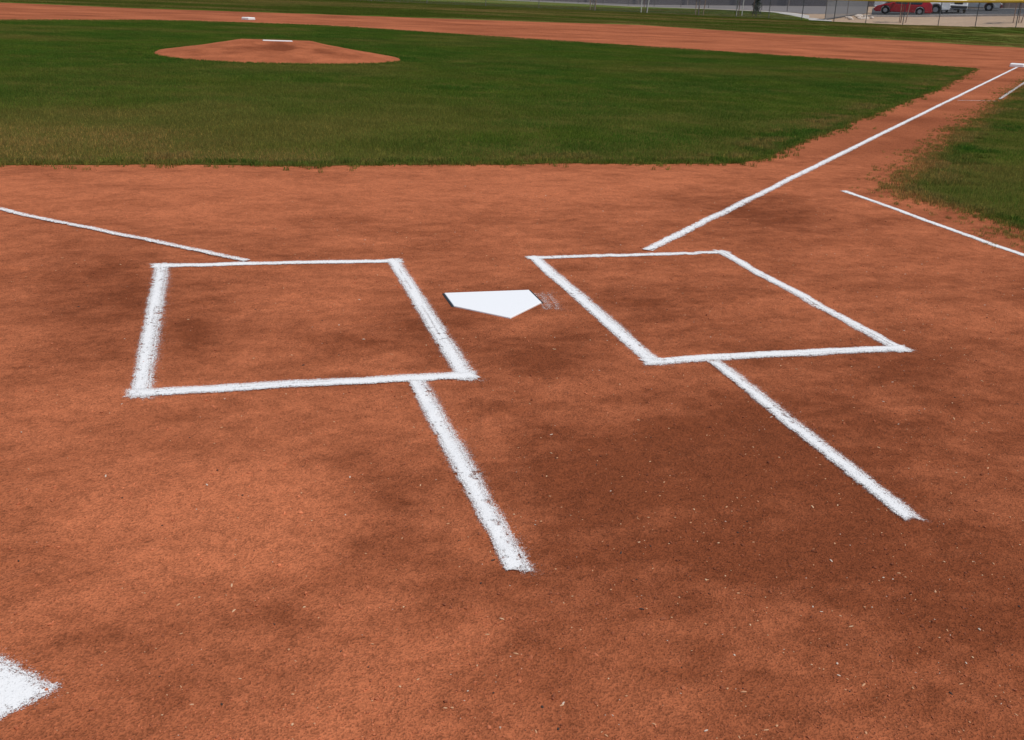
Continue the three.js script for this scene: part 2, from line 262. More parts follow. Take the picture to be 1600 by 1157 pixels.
function lawn(name, label, poly, seen, seed, fringe) {
  const keep = Math.max(0.42, fringe * 1.7), R = new Region(poly), r = rng(seed), big = [], small = [], S = 0.36;
  for (let z = R.z0; z < R.z1; z += S) for (let x = R.x0; x < R.x1; x += S) {
    const cx = x + S / 2, cz = z + S / 2; if (!seen(cx, cz)) continue;
    const e = R.edge(cx, cz); if (e < keep || !R.inside(cx, cz) || onMound(cx, cz, 0.38)) continue;
    const t = grassTone(cx, cz, e), f = 0.85 + 0.3 * r(), turn = r() * 6.283, jx = (r() - 0.5) * 0.3, jz = (r() - 0.5) * 0.3;
    if (onMound(cx + jx, cz + jz, 0.38)) continue;
    const cap = Math.min(1, e / 0.62);
    big.push([cx + jx * cap, 0.003, cz + jz * cap, turn, 1, t.map((v) => v * f), 0.8 + 0.4 * r()]);
  }
  const D = 420;
  for (let z = R.z0 - 0.2; z < R.z1 + 0.2; z += S) for (let x = R.x0 - 0.2; x < R.x1 + 0.2; x += S) {
    const cx = x + S / 2, cz = z + S / 2; if (!seen(cx, cz)) continue;
    const onEdge = R.edge(cx, cz) < keep + 0.33, md = Math.hypot(cx - MC[0], cz - MC[1]), ring = md > 1.9 && md < 3.5; if (!onEdge && !ring) continue;
    const near = (range(cx, cz) < 16 ? 1 : 0.6) * (fringe > 0.2 ? 1.9 : 1.6);
    for (let k = 0; k < D * S * S * near; k++) {
      const px = x + r() * S, pz = z + r() * S, e = R.edge(px, pz), inn = R.inside(px, pz);
      const c0x = R.x0 + (Math.floor((px - R.x0) / S) + 0.5) * S, c0z = R.z0 + (Math.floor((pz - R.z0) / S) + 0.5) * S;
      if (onMound(px, pz, -0.02)) continue;
      if (inn && R.edge(c0x, c0z) >= keep && e > keep - 0.12 && !onMound(c0x, c0z, 0.38) && R.inside(c0x, c0z)) continue;   // already carpeted
      if (!inn && r() > 0.5 * Math.exp(-e / 0.045) * sstep(0.35, 0.6, fbm(px * 6, pz * 6, 79, 2))) continue;
      if (inn && r() > 0.12 + 0.88 * sstep(0, fringe, e + (fbm(px * 5, pz * 5, 77, 3) - 0.5) * fringe * 1.2)) continue;
      let t = grassTone(px, pz, e); const f = 0.8 + 0.4 * r(), worn0 = clamp((fringe * 1.3 - e) / fringe), worn = worn0 * (fringe > 0.2 ? 0.35 + 0.65 * r() : 0.35 * r()); t = t.map((v, i) => lerp(v, STRAW[i], worn));
      small.push([px, inn ? 0.003 : 0, pz, r() * 6.283, (0.9 + 0.35 * r()) * (1 - (fringe > 0.2 ? 0.4 : 0.1) * worn0), t.map((v) => v * f), 0.95 * (0.8 + 0.4 * r()) * (1 - (fringe > 0.2 ? 0.5 : -0.15) * worn0)]);
    }
  }
  scatter(name, label, [...P40], big, bladeMat); scatter(name + '_edge', label.replace('short', 'ragged edge of'), TUFT, small, bladeMat);
}
const inSight = (x, z) => { const b = bearing(x, z); return b > -22 && b < 56; };
lawn('infield_grass', 'short green infield grass round the pitching mound', infieldPoly, inSight, 11, 0.12);
lawn('foul_grass', 'short green grass outside the right hand base line', rightPoly, (x, z) => inSight(x, z) && z < 1.5, 12, 0.36);

// outfield: sheet from the dirt arc to the fence and on to the edging strip behind it
const arcD = table([-40, -20, -9.97, -4.18, 2.07, 8, 13, 18.5, 22.4, 27.5, 32, 35.5, 38.5, 41.3, 50, 60], [40, 52, 55.8, 53.8, 54.7, 55.6, 56.8, 58.9, 60.9, 57.9, 56.9, 56.8, 55.8, 55.5, 47, 40]);
const edgeD = table([-40, 10, 17.25, 22.4, 26, 29.1, 30.3, 31.0, 31.5, 33], [150, 140, 130, 120, 111, 100, 93, 89, 86.4, 84.9]);
const turfEnd = (b) => b < 31.5 ? edgeD(b) : fenceD(b);
const outMat = new THREE.MeshPhysicalMaterial({ name: 'outfield_thatch', vertexColors: true, map: thatchMap, roughness: 1, specularIntensity: 0 });
function outTone(x, z) {
  const b = bearing(x, z), d = range(x, z);
  let dry = clamp((fbm(b * 0.14, d * 0.42, 301, 4) - 0.42) * 2.2) * 0.8 + (fbm(x * 0.8, z * 0.8, 303, 3) - 0.5) * 0.25;   // watered and dry bands along the arc
  dry += 0.55 * sstep(70, 76, d) * sstep(84, 79, d) * sstep(0.35, 0.6, fbm(b * 0.22, d * 0.8, 307, 3));
  dry = clamp(dry, 0, 0.85);
  return [0, 1, 2].map((i) => lerp([0.088, 0.128, 0.022][i], [0.25, 0.20, 0.075][i], dry));
}
structure('outfield_turf_bed', gridGeo(130, 70, (u, v) => { const b = lerp(-35, 62, u), d = lerp(arcD(b), turfEnd(b), v), [x, z] = polar(b, d); return [x, groundH(x, z) + 0.006 + 0.01 * sstep(0.02, 0.1, v), z]; }, (x, z) => outTone(x, z).map((v) => v * 1.3)), outMat);
{
  const r = rng(31), S = 1.0, spots = [], geos = [1, 2, 3].map((s) => patchGeo(1.9, 1600, 0.042, 0.009, 970 + s, 1));
  for (let z = -150; z < -20; z += S) for (let x = -30; x < 75; x += S) {
    const cx = x + r() * 0.8, cz = z + r() * 0.8, b = bearing(cx, cz), d = range(cx, cz);
    if (b < -16 || b > 50 || d > 108 || d < arcD(b) + 0.85 + (fbm(cx * 0.6, cz * 0.6, 5, 3) - 0.5) * 0.5 || d > turfEnd(b) - 0.9) continue;
    const t = outTone(cx, cz), f = 0.85 + 0.3 * r();
    spots.push([cx, groundH(cx, cz) + 0.015, cz, r() * 6.283, 1, t.map((v) => v * f)]);
  }
  scatter('outfield_grass', 'mown outfield grass with drier bands up to the fence', geos, spots, bladeMat);
}

// ------------------------------------------------------------------ the mound, its rubber, the plate and the bases
const canvasWhite = new THREE.MeshStandardMaterial({ name: 'white_rubber', color: rgb(0.83, 0.83, 0.82), roughness: 0.55 });
const blackRubber = new THREE.MeshStandardMaterial({ name: 'black_rubber', color: rgb(0.02, 0.02, 0.02), roughness: 0.6 });
function moundH(x, z) {
  const dx = Math.max(0, Math.abs(x) - 0.74), zb = -19.05, zf = -18.26, dz = z < zb ? zb - z : z > zf ? z - zf : 0, d = Math.hypot(dx, dz);
  const a = Math.atan2(z - MC[1], x - MC[0]), rr = Math.hypot(x - MC[0], z - MC[1]), e = Math.max(0, moundR(a) - rr);
  const t = d / (d + e + 1e-4); return 0.012 + 0.243 * (1 - t) ** 1.05 + (fbm(x * 2.5, z * 2.5, 44, 3) - 0.5) * 0.03 * sstep(0, 0.5, e) * sstep(0.1, 0.6, d);
}
{
  const root = new THREE.Group(); root.position.set(MC[0], 0, MC[1]);
  const g = gridGeo(96, 44, (u, v) => { const a = -u * Math.PI * 2, rr = moundR(a) * (1 - v) + 0.0005, x = MC[0] + Math.cos(a) * rr, z = MC[1] + Math.sin(a) * rr; return [x - MC[0], v === 0 ? -0.03 : moundH(x, z), z - MC[1]]; },
    (lx, lz) => { const x = lx + MC[0], z = lz + MC[1]; const t = clamp(0.34 + 0.75 * Math.exp(-(((x - 0.1) / 0.9) ** 2 + ((z + 17.3) / 0.7) ** 2)) * sstep(0.35, 0.6, fbm(x * 2.3, z * 2.3, 71, 3)) + (fbm(x * 3, z * 3, 73, 3) - 0.5) * 0.9); return [0, 1, 2].map((i) => lerp(DRY[i], WET[i], t)); });
  mesh('clay_dome', g, clayMat, root); root.userData.kind = 'structure'; top(root, 'pitching_mound');
  const rub = mesh('pitching_rubber', new RoundedBoxGeometry(0.61, 0.05, 0.152, 2, 0.008), canvasWhite); rub.position.set(0, 0.246, -18.5);
  tag(rub, 'white slab of rubber set into the top of the pitching mound', 'pitching rubber'); top(rub, 'pitching_rubber');
}
{
  const w = 0.4318, sh = new THREE.Shape([[-w / 2, w], [w / 2, w], [w / 2, w / 2], [0, 0], [-w / 2, w / 2]].map(([x, y]) => new THREE.Vector2(x, y)));
  const root = new THREE.Group(); root.rotation.y = 0;
  const slab = new THREE.ExtrudeGeometry(sh, { depth: 0.03, bevelEnabled: true, bevelThickness: 0.003, bevelSize: 0.003, bevelOffset: -0.003, bevelSegments: 2 }); slab.rotateX(-Math.PI / 2); slab.translate(0, -0.018, 0);
  mesh('plate_slab', slab, new THREE.MeshStandardMaterial({ name: 'plate_rubber', color: rgb(0.86, 0.865, 0.87), roughness: 0.5 }), root);
  for (const k of [-1, 1]) { const e = mesh('bevelled_edge', new RoundedBoxGeometry(0.011, 0.024, w / 2 + 0.006, 2, 0.003), blackRubber, root); e.position.set(k * (w / 2 + 0.0045), 0.0, -w * 0.75); e.rotation.z = -k * 0.12; e.userData.label = 'black bevelled rubber edge of the plate'; }
  tag(root, 'white five sided home plate between the two batter\'s boxes', 'home plate'); top(root, 'home_plate'); root.position.set(0, -0.008, 0);
}
function base(x, z, turn, label, y = 0) {
  const root = new THREE.Group(), s = 0.381;
  const g = new RoundedBoxGeometry(s, 0.105, s, 5, 0.032), p = g.attributes.position;
  for (let i = 0; i < p.count; i++) if (p.getY(i) > 0) { const k = Math.max(Math.abs(p.getX(i)), Math.abs(p.getZ(i))) / (s / 2); p.setY(i, p.getY(i) + 0.014 * (1 - k * k)); }
  g.computeVertexNormals(); g.translate(0, 0.042, 0);
  mesh('cushion', g, canvasWhite, root);
  const seam = new RoundedBoxGeometry(s + 0.008, 0.008, s + 0.008, 2, 0.003); seam.translate(0, 0.02, 0); mesh('welt', seam, canvasWhite, root);
  root.position.set(x, y, z); root.rotation.y = turn; tag(root, label, 'base', 'bases of the diamond'); return top(root, 'base');
}
base(21.32, -21.38, Math.PI / 4, 'white cushion base where the right hand chalk line ends');
base(0, -38.79, Math.PI / 4, 'white cushion base on the dirt beyond the pitching mound');

// ------------------------------------------------------------------ chalk
const chalkBump = dataTex(512, 512, (x, y, o) => { const u = x / 512, v = y / 512; const h = 0.4 * vnoise(u * 128, v * 128, 1, 128) + 0.3 * hash(x, y, 2) + 0.3 * vnoise(u * 30, v * 30, 3, 30); o[0] = o[1] = o[2] = 255 * h; });
chalkBump.repeat.set(2, 2);
let chalkSeed = 500;
// a line of chalk powder from a to b: a low ridge whose edge thins out into single grains
function chalkLine(name, parent, [ax, az], [bx, bz], { width = 0.09, spray = 0.018, groove = 0.5, px = 0.0018, thick = 0.0022, cover = 0.98, halo = 0.11, lift = 0.003, height = surfaceH, ends = true } = {}) {
  const seed = chalkSeed++, L0 = Math.hypot(bx - ax, bz - az), dx = (bx - ax) / L0, dz = (bz - az) / L0, nx = -dz, nz = dx, pad = ends ? 0.1 : 0, L = L0 + pad * 2, W = width + halo * 2;
  const tw = Math.min(2048, Math.max(64, Math.round(L / px))), th = Math.min(512, Math.max(24, Math.round(W / px)));
  const sideSkew = (hash(seed, 1, 1) - 0.5) * 0.5, r = rng(seed);
  const mask = dataTex(tw, th, (x, y, o) => {
    const s = (x + 0.5) / tw * L - pad, t = ((y + 0.5) / th - 0.5) * W;
    const ww = width / 2 * (1 + (fbm(s * 4, 0.5, seed, 3) - 0.5) * 0.22) + (fbm(s * 30, t > 0 ? 3 : 9, seed + 1, 3) - 0.5) * 0.009;
    let e = Math.abs(t) - ww; if (ends) { const ee = Math.max(-s, s - L0) + (fbm(t * 30, 2, seed + 3, 2) - 0.5) * 0.025; e = Math.max(e, ee); }
    const sp = spray * (t * sideSkew > 0 ? 1.7 : 0.8) * (0.5 + 1.0 * fbm(s * 3, t > 0 ? 1 : 7, seed + 2, 3));
    let p = cover / (1 + Math.exp(e / (0.0035 + sp * 0.12))) * 0.93 + 0.26 * (e > 0 ? Math.exp(-e / sp) : 1) * (e > 0 ? 1 : 0.3);
    if (groove > 0) { const gc = (fbm(s * 2.2, 4, seed + 5, 2) - 0.5) * 0.02 + sideSkew * 0.025, q = Math.exp(-(((t - gc) / 0.006) ** 2)) * sstep(0.42, 0.62, fbm(s * 3.5, 8, seed + 6, 3)); p -= groove * q * (0.35 + 0.35 * r()); }
    p -= 0.3 * sstep(0.72, 0.86, vnoise(s * 60, t * 90, seed + 7)) * sstep(0.45, 0.65, fbm(s * 7, t * 12, seed + 9, 3));
    const grain = 0.7 * r() + 0.3 * vnoise(s * 300, t * 300, seed + 8), rim = clamp((W / 2 - Math.abs(t)) / 0.02) * (ends ? clamp(Math.min(s + pad, L0 + pad - s) / 0.02) : 1);
    const a = clamp((p * rim - grain) * 3.2 + 0.4 * sstep(0.1, 0.5, p));
    o[0] = o[1] = o[2] = 255 * (p < 0.02 ? 0 : a);
  });
  mask.wrapS = mask.wrapT = THREE.ClampToEdgeWrapping;
  const mat = new THREE.MeshStandardMaterial({ name: 'chalk', color: rgb(0.84, 0.835, 0.83), roughness: 1, alphaMap: mask, transparent: true, bumpMap: chalkBump, bumpScale: 0.0018 });
  const nu = Math.max(4, Math.min(700, Math.round(L / 0.025))), nv = 12;
  const g = gridGeo(nu, nv, (u, v) => {
    const s = u * L - pad, t = (v - 0.5) * W, x = ax + dx * s - nx * t, z = az + dz * s - nz * t;
    const core = sstep(width / 2 + 0.012, width / 2 - 0.015, Math.abs(t)) * (ends ? sstep(-0.012, 0.02, Math.min(s, L0 - s)) : 1);
    return [x, height(x, z) + lift + core * thick * (0.4 + 0.9 * fbm(s * 14, t * 25, seed + 11, 3)), z];
  });
  const uv = g.attributes.uv; for (let j = 0, k = 0; j <= nv; j++) for (let i = 0; i <= nu; i++, k++) uv.setXY(k, i / nu, j / nv);
  return mesh(name, g, mat, parent);
}
function chalkThing(name, label, category, build, group) { const g = new THREE.Group(); build(g); tag(g, label, category, group); return top(g, name); }
const inset = (c, w) => { // centre lines of a box whose outer corners are given: far-left, far-right, near-right, near-left
  const [a, b, d, e] = c, h = w / 2; return { far: [[a[0], a[1] + h], [b[0], b[1] + h]], near: [[e[0], e[1] - h], [d[0], d[1] - h]], left: [[a[0] + h, a[1]], [e[0] + h, e[1]]], right: [[b[0] - h, b[1]], [d[0] - h, d[1]]] };
};
const BW = 0.085;
chalkThing('batters_box', 'chalk batter\'s box to the left of home plate', 'batter\'s box', (g) => {
  const q = inset([[-1.602, -1.15], [-0.315, -1.148], [-0.325, 0.712], [-1.598, 0.69]], BW);
  chalkLine('far_chalk_line', g, ...q.far, { width: 0.054, groove: 0.2 }); chalkLine('side_chalk_line', g, ...q.left, { width: 0.050, spray: 0.030, groove: 0.55 });
  chalkLine('side_chalk_line', g, ...q.right, { width: 0.058, spray: 0.026, groove: 0.6, lift: 0.0038 }); chalkLine('near_chalk_line', g, ...q.near, { width: 0.060, groove: 0.5, lift: 0.0046 });
}, 'batter\'s boxes beside the plate');
chalkThing('batters_box', 'chalk batter\'s box to the right of home plate', 'batter\'s box', (g) => {
  const q = inset([[0.398, -1.128], [1.665, -1.15], [1.628, 0.703], [0.386, 0.692]], BW);
  chalkLine('far_chalk_line', g, ...q.far, { width: 0.05, groove: 0.3, cover: 0.92 }); chalkLine('side_chalk_line', g, ...q.left, { width: 0.060, spray: 0.024, groove: 0.3 });
  chalkLine('side_chalk_line', g, ...q.right, { width: 0.056, spray: 0.016, groove: 0.6, cover: 0.9, lift: 0.0038 }); chalkLine('near_chalk_line', g, ...q.near, { width: 0.062, groove: 0.4, lift: 0.0046 });
}, 'batter\'s boxes beside the plate');
chalkThing('catchers_box_line', 'broad chalk line running toward the viewer from the left batter\'s box', 'chalk line', (g) => chalkLine('chalk_strip', g, [-0.563, 0.70], [-0.548, 2.055], { width: 0.050, spray: 0.026, groove: 0.1, px: 0.0014, lift: 0.0054 }), 'catcher\'s box lines');
chalkThing('catchers_box_line', 'broad chalk line running toward the viewer from the right batter\'s box', 'chalk line', (g) => chalkLine('chalk_strip', g, [0.678, 0.70], [0.655, 2.03], { width: 0.045, spray: 0.024, groove: 0.15, px: 0.0014, lift: 0.0054 }), 'catcher\'s box lines');
chalkThing('foul_line', 'long chalk foul line from the right batter\'s box to the base', 'chalk line', (g) => {
  chalkLine('chalk_strip', g, [1.17, -1.19], [9.0, -9.03], { width: 0.054, px: 0.0042, groove: 0, cover: 0.86, thick: 0.001, lift: 0.006, ends: false });
  chalkLine('chalk_strip', g, [9.0, -9.03], [21.15, -21.18], { width: 0.054, px: 0.0065, groove: 0, cover: 0.86, thick: 0.001, lift: 0.006, ends: false });
});
chalkThing('foul_line', 'thin chalk foul line leading left from the left batter\'s box', 'chalk line', (g) => {
  chalkLine('chalk_strip', g, [-1.13, -1.15], [-5.5, -5.52], { width: 0.042, px: 0.003, groove: 0, cover: 0.80, thick: 0.001, lift: 0.0072, ends: false, spray: 0.012 });
  chalkLine('chalk_strip', g, [-5.5, -5.52], [-19.3, -19.32], { width: 0.046, px: 0.0068, groove: 0, lift: 0.006, ends: false });
});
chalkThing('chalk_line', 'chalk line along the edge of the grass on the right', 'chalk line', (g) => chalkLine('chalk_strip', g, [3.645, -2.95], [3.50, 0.1], { width: 0.050, groove: 0, cover: 0.88, thick: 0.001, px: 0.0028, spray: 0.014 }));
chalkThing('runners_lane_line', 'short chalk line on the grass edge below the right hand base', 'chalk line', (g) => chalkLine('chalk_strip', g, [12.0, -11.05], [19.6, -18.6], { width: 0.05, groove: 0, px: 0.006, height: () => 0.012, thick: 0.002, halo: 0.05, spray: 0.01, cover: 0.5 }));
chalkThing('runners_lane_line', 'thin cross line joining the foul line to the grass edge', 'chalk line', (g) => chalkLine('chalk_strip', g, [10.95, -10.83], [11.75, -10.81], { width: 0.03, groove: 0, px: 0.004, halo: 0.03, spray: 0.008, cover: 0.7 }));
chalkThing('chalk_line', 'chalk mark cut off at the lower left corner', 'chalk line', (g) => chalkLine('chalk_strip', g, [-2.03, 2.01], [-1.67, 2.35], { width: 0.13, groove: 0, spray: 0.02 }));
chalkThing('chalk_smudge', 'greyish spill of chalk dust beside the right edge of the plate', 'chalk dust', (g) => chalkLine('chalk_strip', g, [0.262, -0.37], [0.235, -0.12], { width: 0.06, groove: 0, spray: 0.05, cover: 0.30, thick: 0.001, halo: 0.12 }));

// ------------------------------------------------------------------ beyond the fence
const gravelMap = dataTex(512, 512, (x, y, o) => { const u = x / 512, v = y / 512, h = 0.4 * vnoise(u * 128, v * 128, 1, 128) + 0.3 * vnoise(u * 30, v * 30, 2, 30) + 0.3 * hash(x, y, 3); const k = 0.7 + 0.5 * (h - 0.4); o[0] = o[1] = o[2] = 255 * clamp(k); });
const worldTex = (t, m) => { const c = t.clone(); c.repeat.set(1 / m, 1 / m); c.needsUpdate = true; return c; };
const gravelMat = new THREE.MeshStandardMaterial({ name: 'tan_gravel', vertexColors: true, map: worldTex(gravelMap, 9), roughness: 1 });
structure('gravel_bank', gridGeo(110, 40, (u, v) => { const b = lerp(-35, 62, u), d = lerp(turfEnd(b) - 0.4, 158, v * v * 0.6 + v * 0.4), [x, z] = polar(b, d); return [x, groundH(x, z) - 0.01, z]; },
  (x, z) => { const k = 0.86 + 0.32 * (fbm(x * 0.25, z * 0.25, 401, 4)); return [0.50 * k, 0.345 * k, 0.225 * k]; }), gravelMat);
const concrete = new THREE.MeshStandardMaterial({ name: 'concrete', map: worldTex(gravelMap, 4), color: rgb(0.62, 0.58, 0.53), roughness: 0.95 });
const ribbon = (b0, b1, n, dIn, dOut, h) => { // a raised strip with a near face
  const g1 = gridGeo(n, 1, (u, v) => { const b = lerp(b0, b1, u), [x, z] = polar(b, v ? dOut(b) : dIn(b)); return [x, groundH(x, z) + h, z]; });
  const g2 = gridGeo(n, 1, (u, v) => { const b = lerp(b0, b1, u), [x, z] = polar(b, dIn(b)); return [x, groundH(x, z) + (v ? h : -0.05), z]; }); return mergeGeometries([g1, g2]); };
structure('concrete_path', ribbon(8, 31.15, 80, (b) => edgeD(b) - 0.3, (b) => edgeD(b) + 1.1 + 4 * sstep(28, 31, b), 0.03), concrete);
structure('concrete_path', ribbon(31.15, 32.3, 12, (b) => fenceD(b) + 0.3, (b) => fenceD(b) + 3.5 - 2 * sstep(31.2, 32.3, b), 0.035), concrete);
structure('asphalt_road', gridGeo(60, 16, (u, v) => { const b = lerp(4, 33.9, u), d0 = b < 31 ? edgeD(b) + 4 + 3 * sstep(28, 31, b) : lerp(96, 97.5, (b - 31) / 3), d = lerp(d0, 152, v), [x, z] = polar(b, d); return [x, groundH(x, z) + 0.006, z]; },
  (x, z) => { const k = 0.85 + 0.3 * fbm(x * 0.3, z * 0.3, 421, 3); return [0.235 * k, 0.21 * k, 0.20 * k]; }), new THREE.MeshStandardMaterial({ name: 'worn_asphalt', vertexColors: true, map: worldTex(gravelMap, 5), roughness: 1 }));
const kerbD = table([32, 35.4, 38.4, 41.3, 60], [93, 92, 91, 90, 86]);
const asphalt = new THREE.MeshStandardMaterial({ name: 'asphalt', vertexColors: true, map: worldTex(gravelMap, 6), roughness: 1 });
structure('parking_lot', gridGeo(60, 20, (u, v) => { const b = lerp(34.2, 60, u), d = lerp(kerbD(b) + 0.2, kerbD(b) + 23, v), [x, z] = polar(b, d); return [x, groundH(x, z) + 0.02, z]; },
  (x, z) => { const k = 0.8 + 0.4 * fbm(x * 0.4, z * 0.4, 411, 3); return [0.068 * k, 0.068 * k, 0.070 * k]; }), asphalt);
structure('kerb', ribbon(33.8, 60, 40, (b) => kerbD(b), (b) => kerbD(b) + 0.25, 0.13), concrete);
structure('kerb', ribbon(34.2, 60, 40, (b) => kerbD(b) + 22.8, (b) => kerbD(b) + 23.6, 0.14), concrete);

{ // long block wall closing the view
  const root = new THREE.Group(), wallMat = new THREE.MeshStandardMaterial({ name: 'grey_block', map: worldTex(gravelMap, 3), color: rgb(0.325, 0.285, 0.275), roughness: 1 });
  const capMat = new THREE.MeshStandardMaterial({ name: 'block_cap', color: rgb(0.36, 0.32, 0.30), roughness: 1 });
  const dw = table([-30, 15, 30, 40, 60], [150, 145, 131, 123, 118]), bs = []; for (let b = 4; b <= 60; b += 2.6) bs.push(b);
  const [rx, rz] = polar(30, 131); root.position.set(rx, 0, rz);
  for (let i = 0; i + 1 < bs.length; i++) {
    const [x0, z0] = polar(bs[i], dw(bs[i])), [x1, z1] = polar(bs[i + 1], dw(bs[i + 1])), L = Math.hypot(x1 - x0, z1 - z0), y = Math.min(groundH(x0, z0), groundH(x1, z1)) - 0.3, a = -Math.atan2(z1 - z0, x1 - x0);
    const gp = new THREE.BoxGeometry(L - 0.4, 3.6, 0.2), uv = gp.attributes.uv; for (let k = 0; k < uv.count; k++) uv.setXY(k, uv.getX(k) * L, uv.getY(k) * 3.6);
    const p = mesh('wall_panel', gp, wallMat, root); p.position.set((x0 + x1) / 2 - rx, y + 1.8, (z0 + z1) / 2 - rz); p.rotation.y = a;
    const c = mesh('wall_cap', new RoundedBoxGeometry(L - 0.4, 0.1, 0.28, 1, 0.02), capMat, root); c.position.set(p.position.x, y + 3.652, p.position.z); c.rotation.y = a;
    const q = mesh('pilaster', new RoundedBoxGeometry(0.42, 3.8, 0.42, 1, 0.03), wallMat, root); q.position.set(x0 - rx, y + 1.9, z0 - rz); q.rotation.y = a;
  }
  tag(root, 'long plain grey block wall behind the parking lot and field', 'wall'); top(root, 'block_wall');
}

// outfield fence: posts, chain link, yellow cap
{
  const steel = new THREE.MeshStandardMaterial({ name: 'galvanised_steel', color: rgb(0.20, 0.18, 0.17), roughness: 0.6, metalness: 0.35 });
  const wire = new THREE.MeshStandardMaterial({ name: 'link_wire', color: rgb(0.34, 0.33, 0.32), roughness: 0.6, metalness: 0.3 });
  const yellow = new THREE.MeshStandardMaterial({ name: 'yellow_guard', color: rgb(0.95, 0.56, 0.05), roughness: 0.6 });
  const root = new THREE.Group(), HT = 1.68, [rx, rz] = polar(30, 86.8); root.position.set(rx, 0, rz);
  const bs = [-6, -3, 0, 2.7, 5.4, 8.02, 10.97, 14.12, 16.97, 19.96, 22.73, 25.46, 27.43, 29.11, 30.79, 32.4, 33.97, 35.76, 37.43, 39.14, 40.96, 42.8, 44.6, 46.5, 48.5];
  const linkGeo = (L, H) => { // diagonal wires of one bay
    const gs = [], st = 0.085, y0 = 0.04, add = (x0, ya, x1, yb, zz) => { const l = Math.hypot(x1 - x0, yb - ya); if (l < 0.02) return; const g = new THREE.CylinderGeometry(0.0019, 0.0019, l, 3, 1, true); g.rotateZ(-Math.atan2(x1 - x0, yb - ya)); g.translate((x0 + x1) / 2, (ya + yb) / 2, zz); gs.push(g); };
    for (let s = -H; s < L; s += st) {
      const a = Math.max(0, s), b = Math.min(L, s + H - y0); if (b <= a) continue;
      add(a - L / 2, y0 + (a - s), b - L / 2, y0 + (b - s), 0.003); add(-(a - L / 2), y0 + (a - s), -(b - L / 2), y0 + (b - s), -0.003);
    }
    return mergeGeometries(gs);
  };
  const postGeo = new THREE.CylinderGeometry(0.03, 0.03, HT + 0.3, 10), capGeo = new THREE.SphereGeometry(0.034, 10, 6);
  const P = bs.map((b) => { const [x, z] = polar(b, fenceD(b)); return [x, groundH(x, z), z]; });
  P.forEach(([x, y, z], i) => {
    const p = mesh('post', postGeo, steel, root); p.position.set(x - rx, y + (HT - 0.3) / 2 - 0.02, z - rz);
    const c = mesh('post_cap', capGeo, steel, p); c.position.y = (HT + 0.3) / 2;
    if (i + 1 === P.length) return;
    const [x1, y1, z1] = P[i + 1], L = Math.hypot(x1 - x, z1 - z), bay = new THREE.Group(); 
    const m = mesh('chain_link', linkGeo(L, HT - 0.06), wire, root); m.position.set((x + x1) / 2 - rx, (y + y1) / 2, (z + z1) / 2 - rz); m.rotation.set(0, -Math.atan2(z1 - z, x1 - x), Math.atan2(y1 - y, L), 'YXZ'); m.userData.kind = 'stuff';
    const rail = mesh('top_rail', (() => { const g = new THREE.CylinderGeometry(0.078, 0.078, Math.hypot(L, y1 - y) - 0.01, 10); g.rotateZ(Math.PI / 2); return g; })(), yellow, root);
    rail.userData.label = 'yellow plastic guard along the fence top';
    rail.position.set((x + x1) / 2 - rx, (y + y1) / 2 + HT - 0.02, (z + z1) / 2 - rz); rail.rotation.copy(m.rotation);
  });
  tag(root, 'chain link outfield fence with a yellow guard on top', 'fence'); top(root, 'outfield_fence');

  // a screened gate run standing behind it
  const g2 = new THREE.Group(), A = polar(31.95, fenceD(31.95) + 1.6), Bp = polar(33.95, 97), C = [lerp(A[0], Bp[0], 0.5), lerp(A[1], Bp[1], 0.5)], scr = new THREE.MeshStandardMaterial({ name: 'grey_screen', color: rgb(0.20, 0.205, 0.215), roughness: 0.9, side: THREE.DoubleSide });
  g2.position.set(C[0], 0, C[1]); const H2 = 1.45;
  [A, C, Bp].forEach((q, i, all) => {
    const y = groundH(q[0], q[1]), p = mesh('post', new THREE.CylinderGeometry(0.035, 0.035, H2 + 0.25, 10), steel, g2); p.position.set(q[0] - C[0], y + H2 / 2 - 0.08, q[1] - C[1]);
    if (i === 2) return; const n = all[i + 1], L = Math.hypot(n[0] - q[0], n[1] - q[1]), yn = groundH(n[0], n[1]), a = -Math.atan2(n[1] - q[1], n[0] - q[0]), t = Math.atan2(yn - y, L);
    const mid = [(q[0] + n[0]) / 2 - C[0], (y + yn) / 2, (q[1] + n[1]) / 2 - C[1]];
    const s = mesh('screen_panel', (() => { const gs = []; for (let k = 0; k < 34; k++) { const b = new THREE.BoxGeometry(L - 0.1, 0.027, 0.012); b.translate(0, 0.08 + k * 0.04, 0); gs.push(b); } return mergeGeometries(gs); })(), scr, g2);
    s.position.set(...mid); s.rotation.set(0, a, t, 'YXZ');
    const r = mesh('top_rail', (() => { const g = new THREE.CylinderGeometry(0.03, 0.03, L, 8); g.rotateZ(Math.PI / 2); return g; })(), steel, g2); r.position.set(mid[0], mid[1] + H2 - 0.01, mid[2]); r.rotation.copy(s.rotation);
  });
  tag(g2, 'grey screened gate run between the fence and the parked cars', 'gate'); top(g2, 'screened_gate');
}

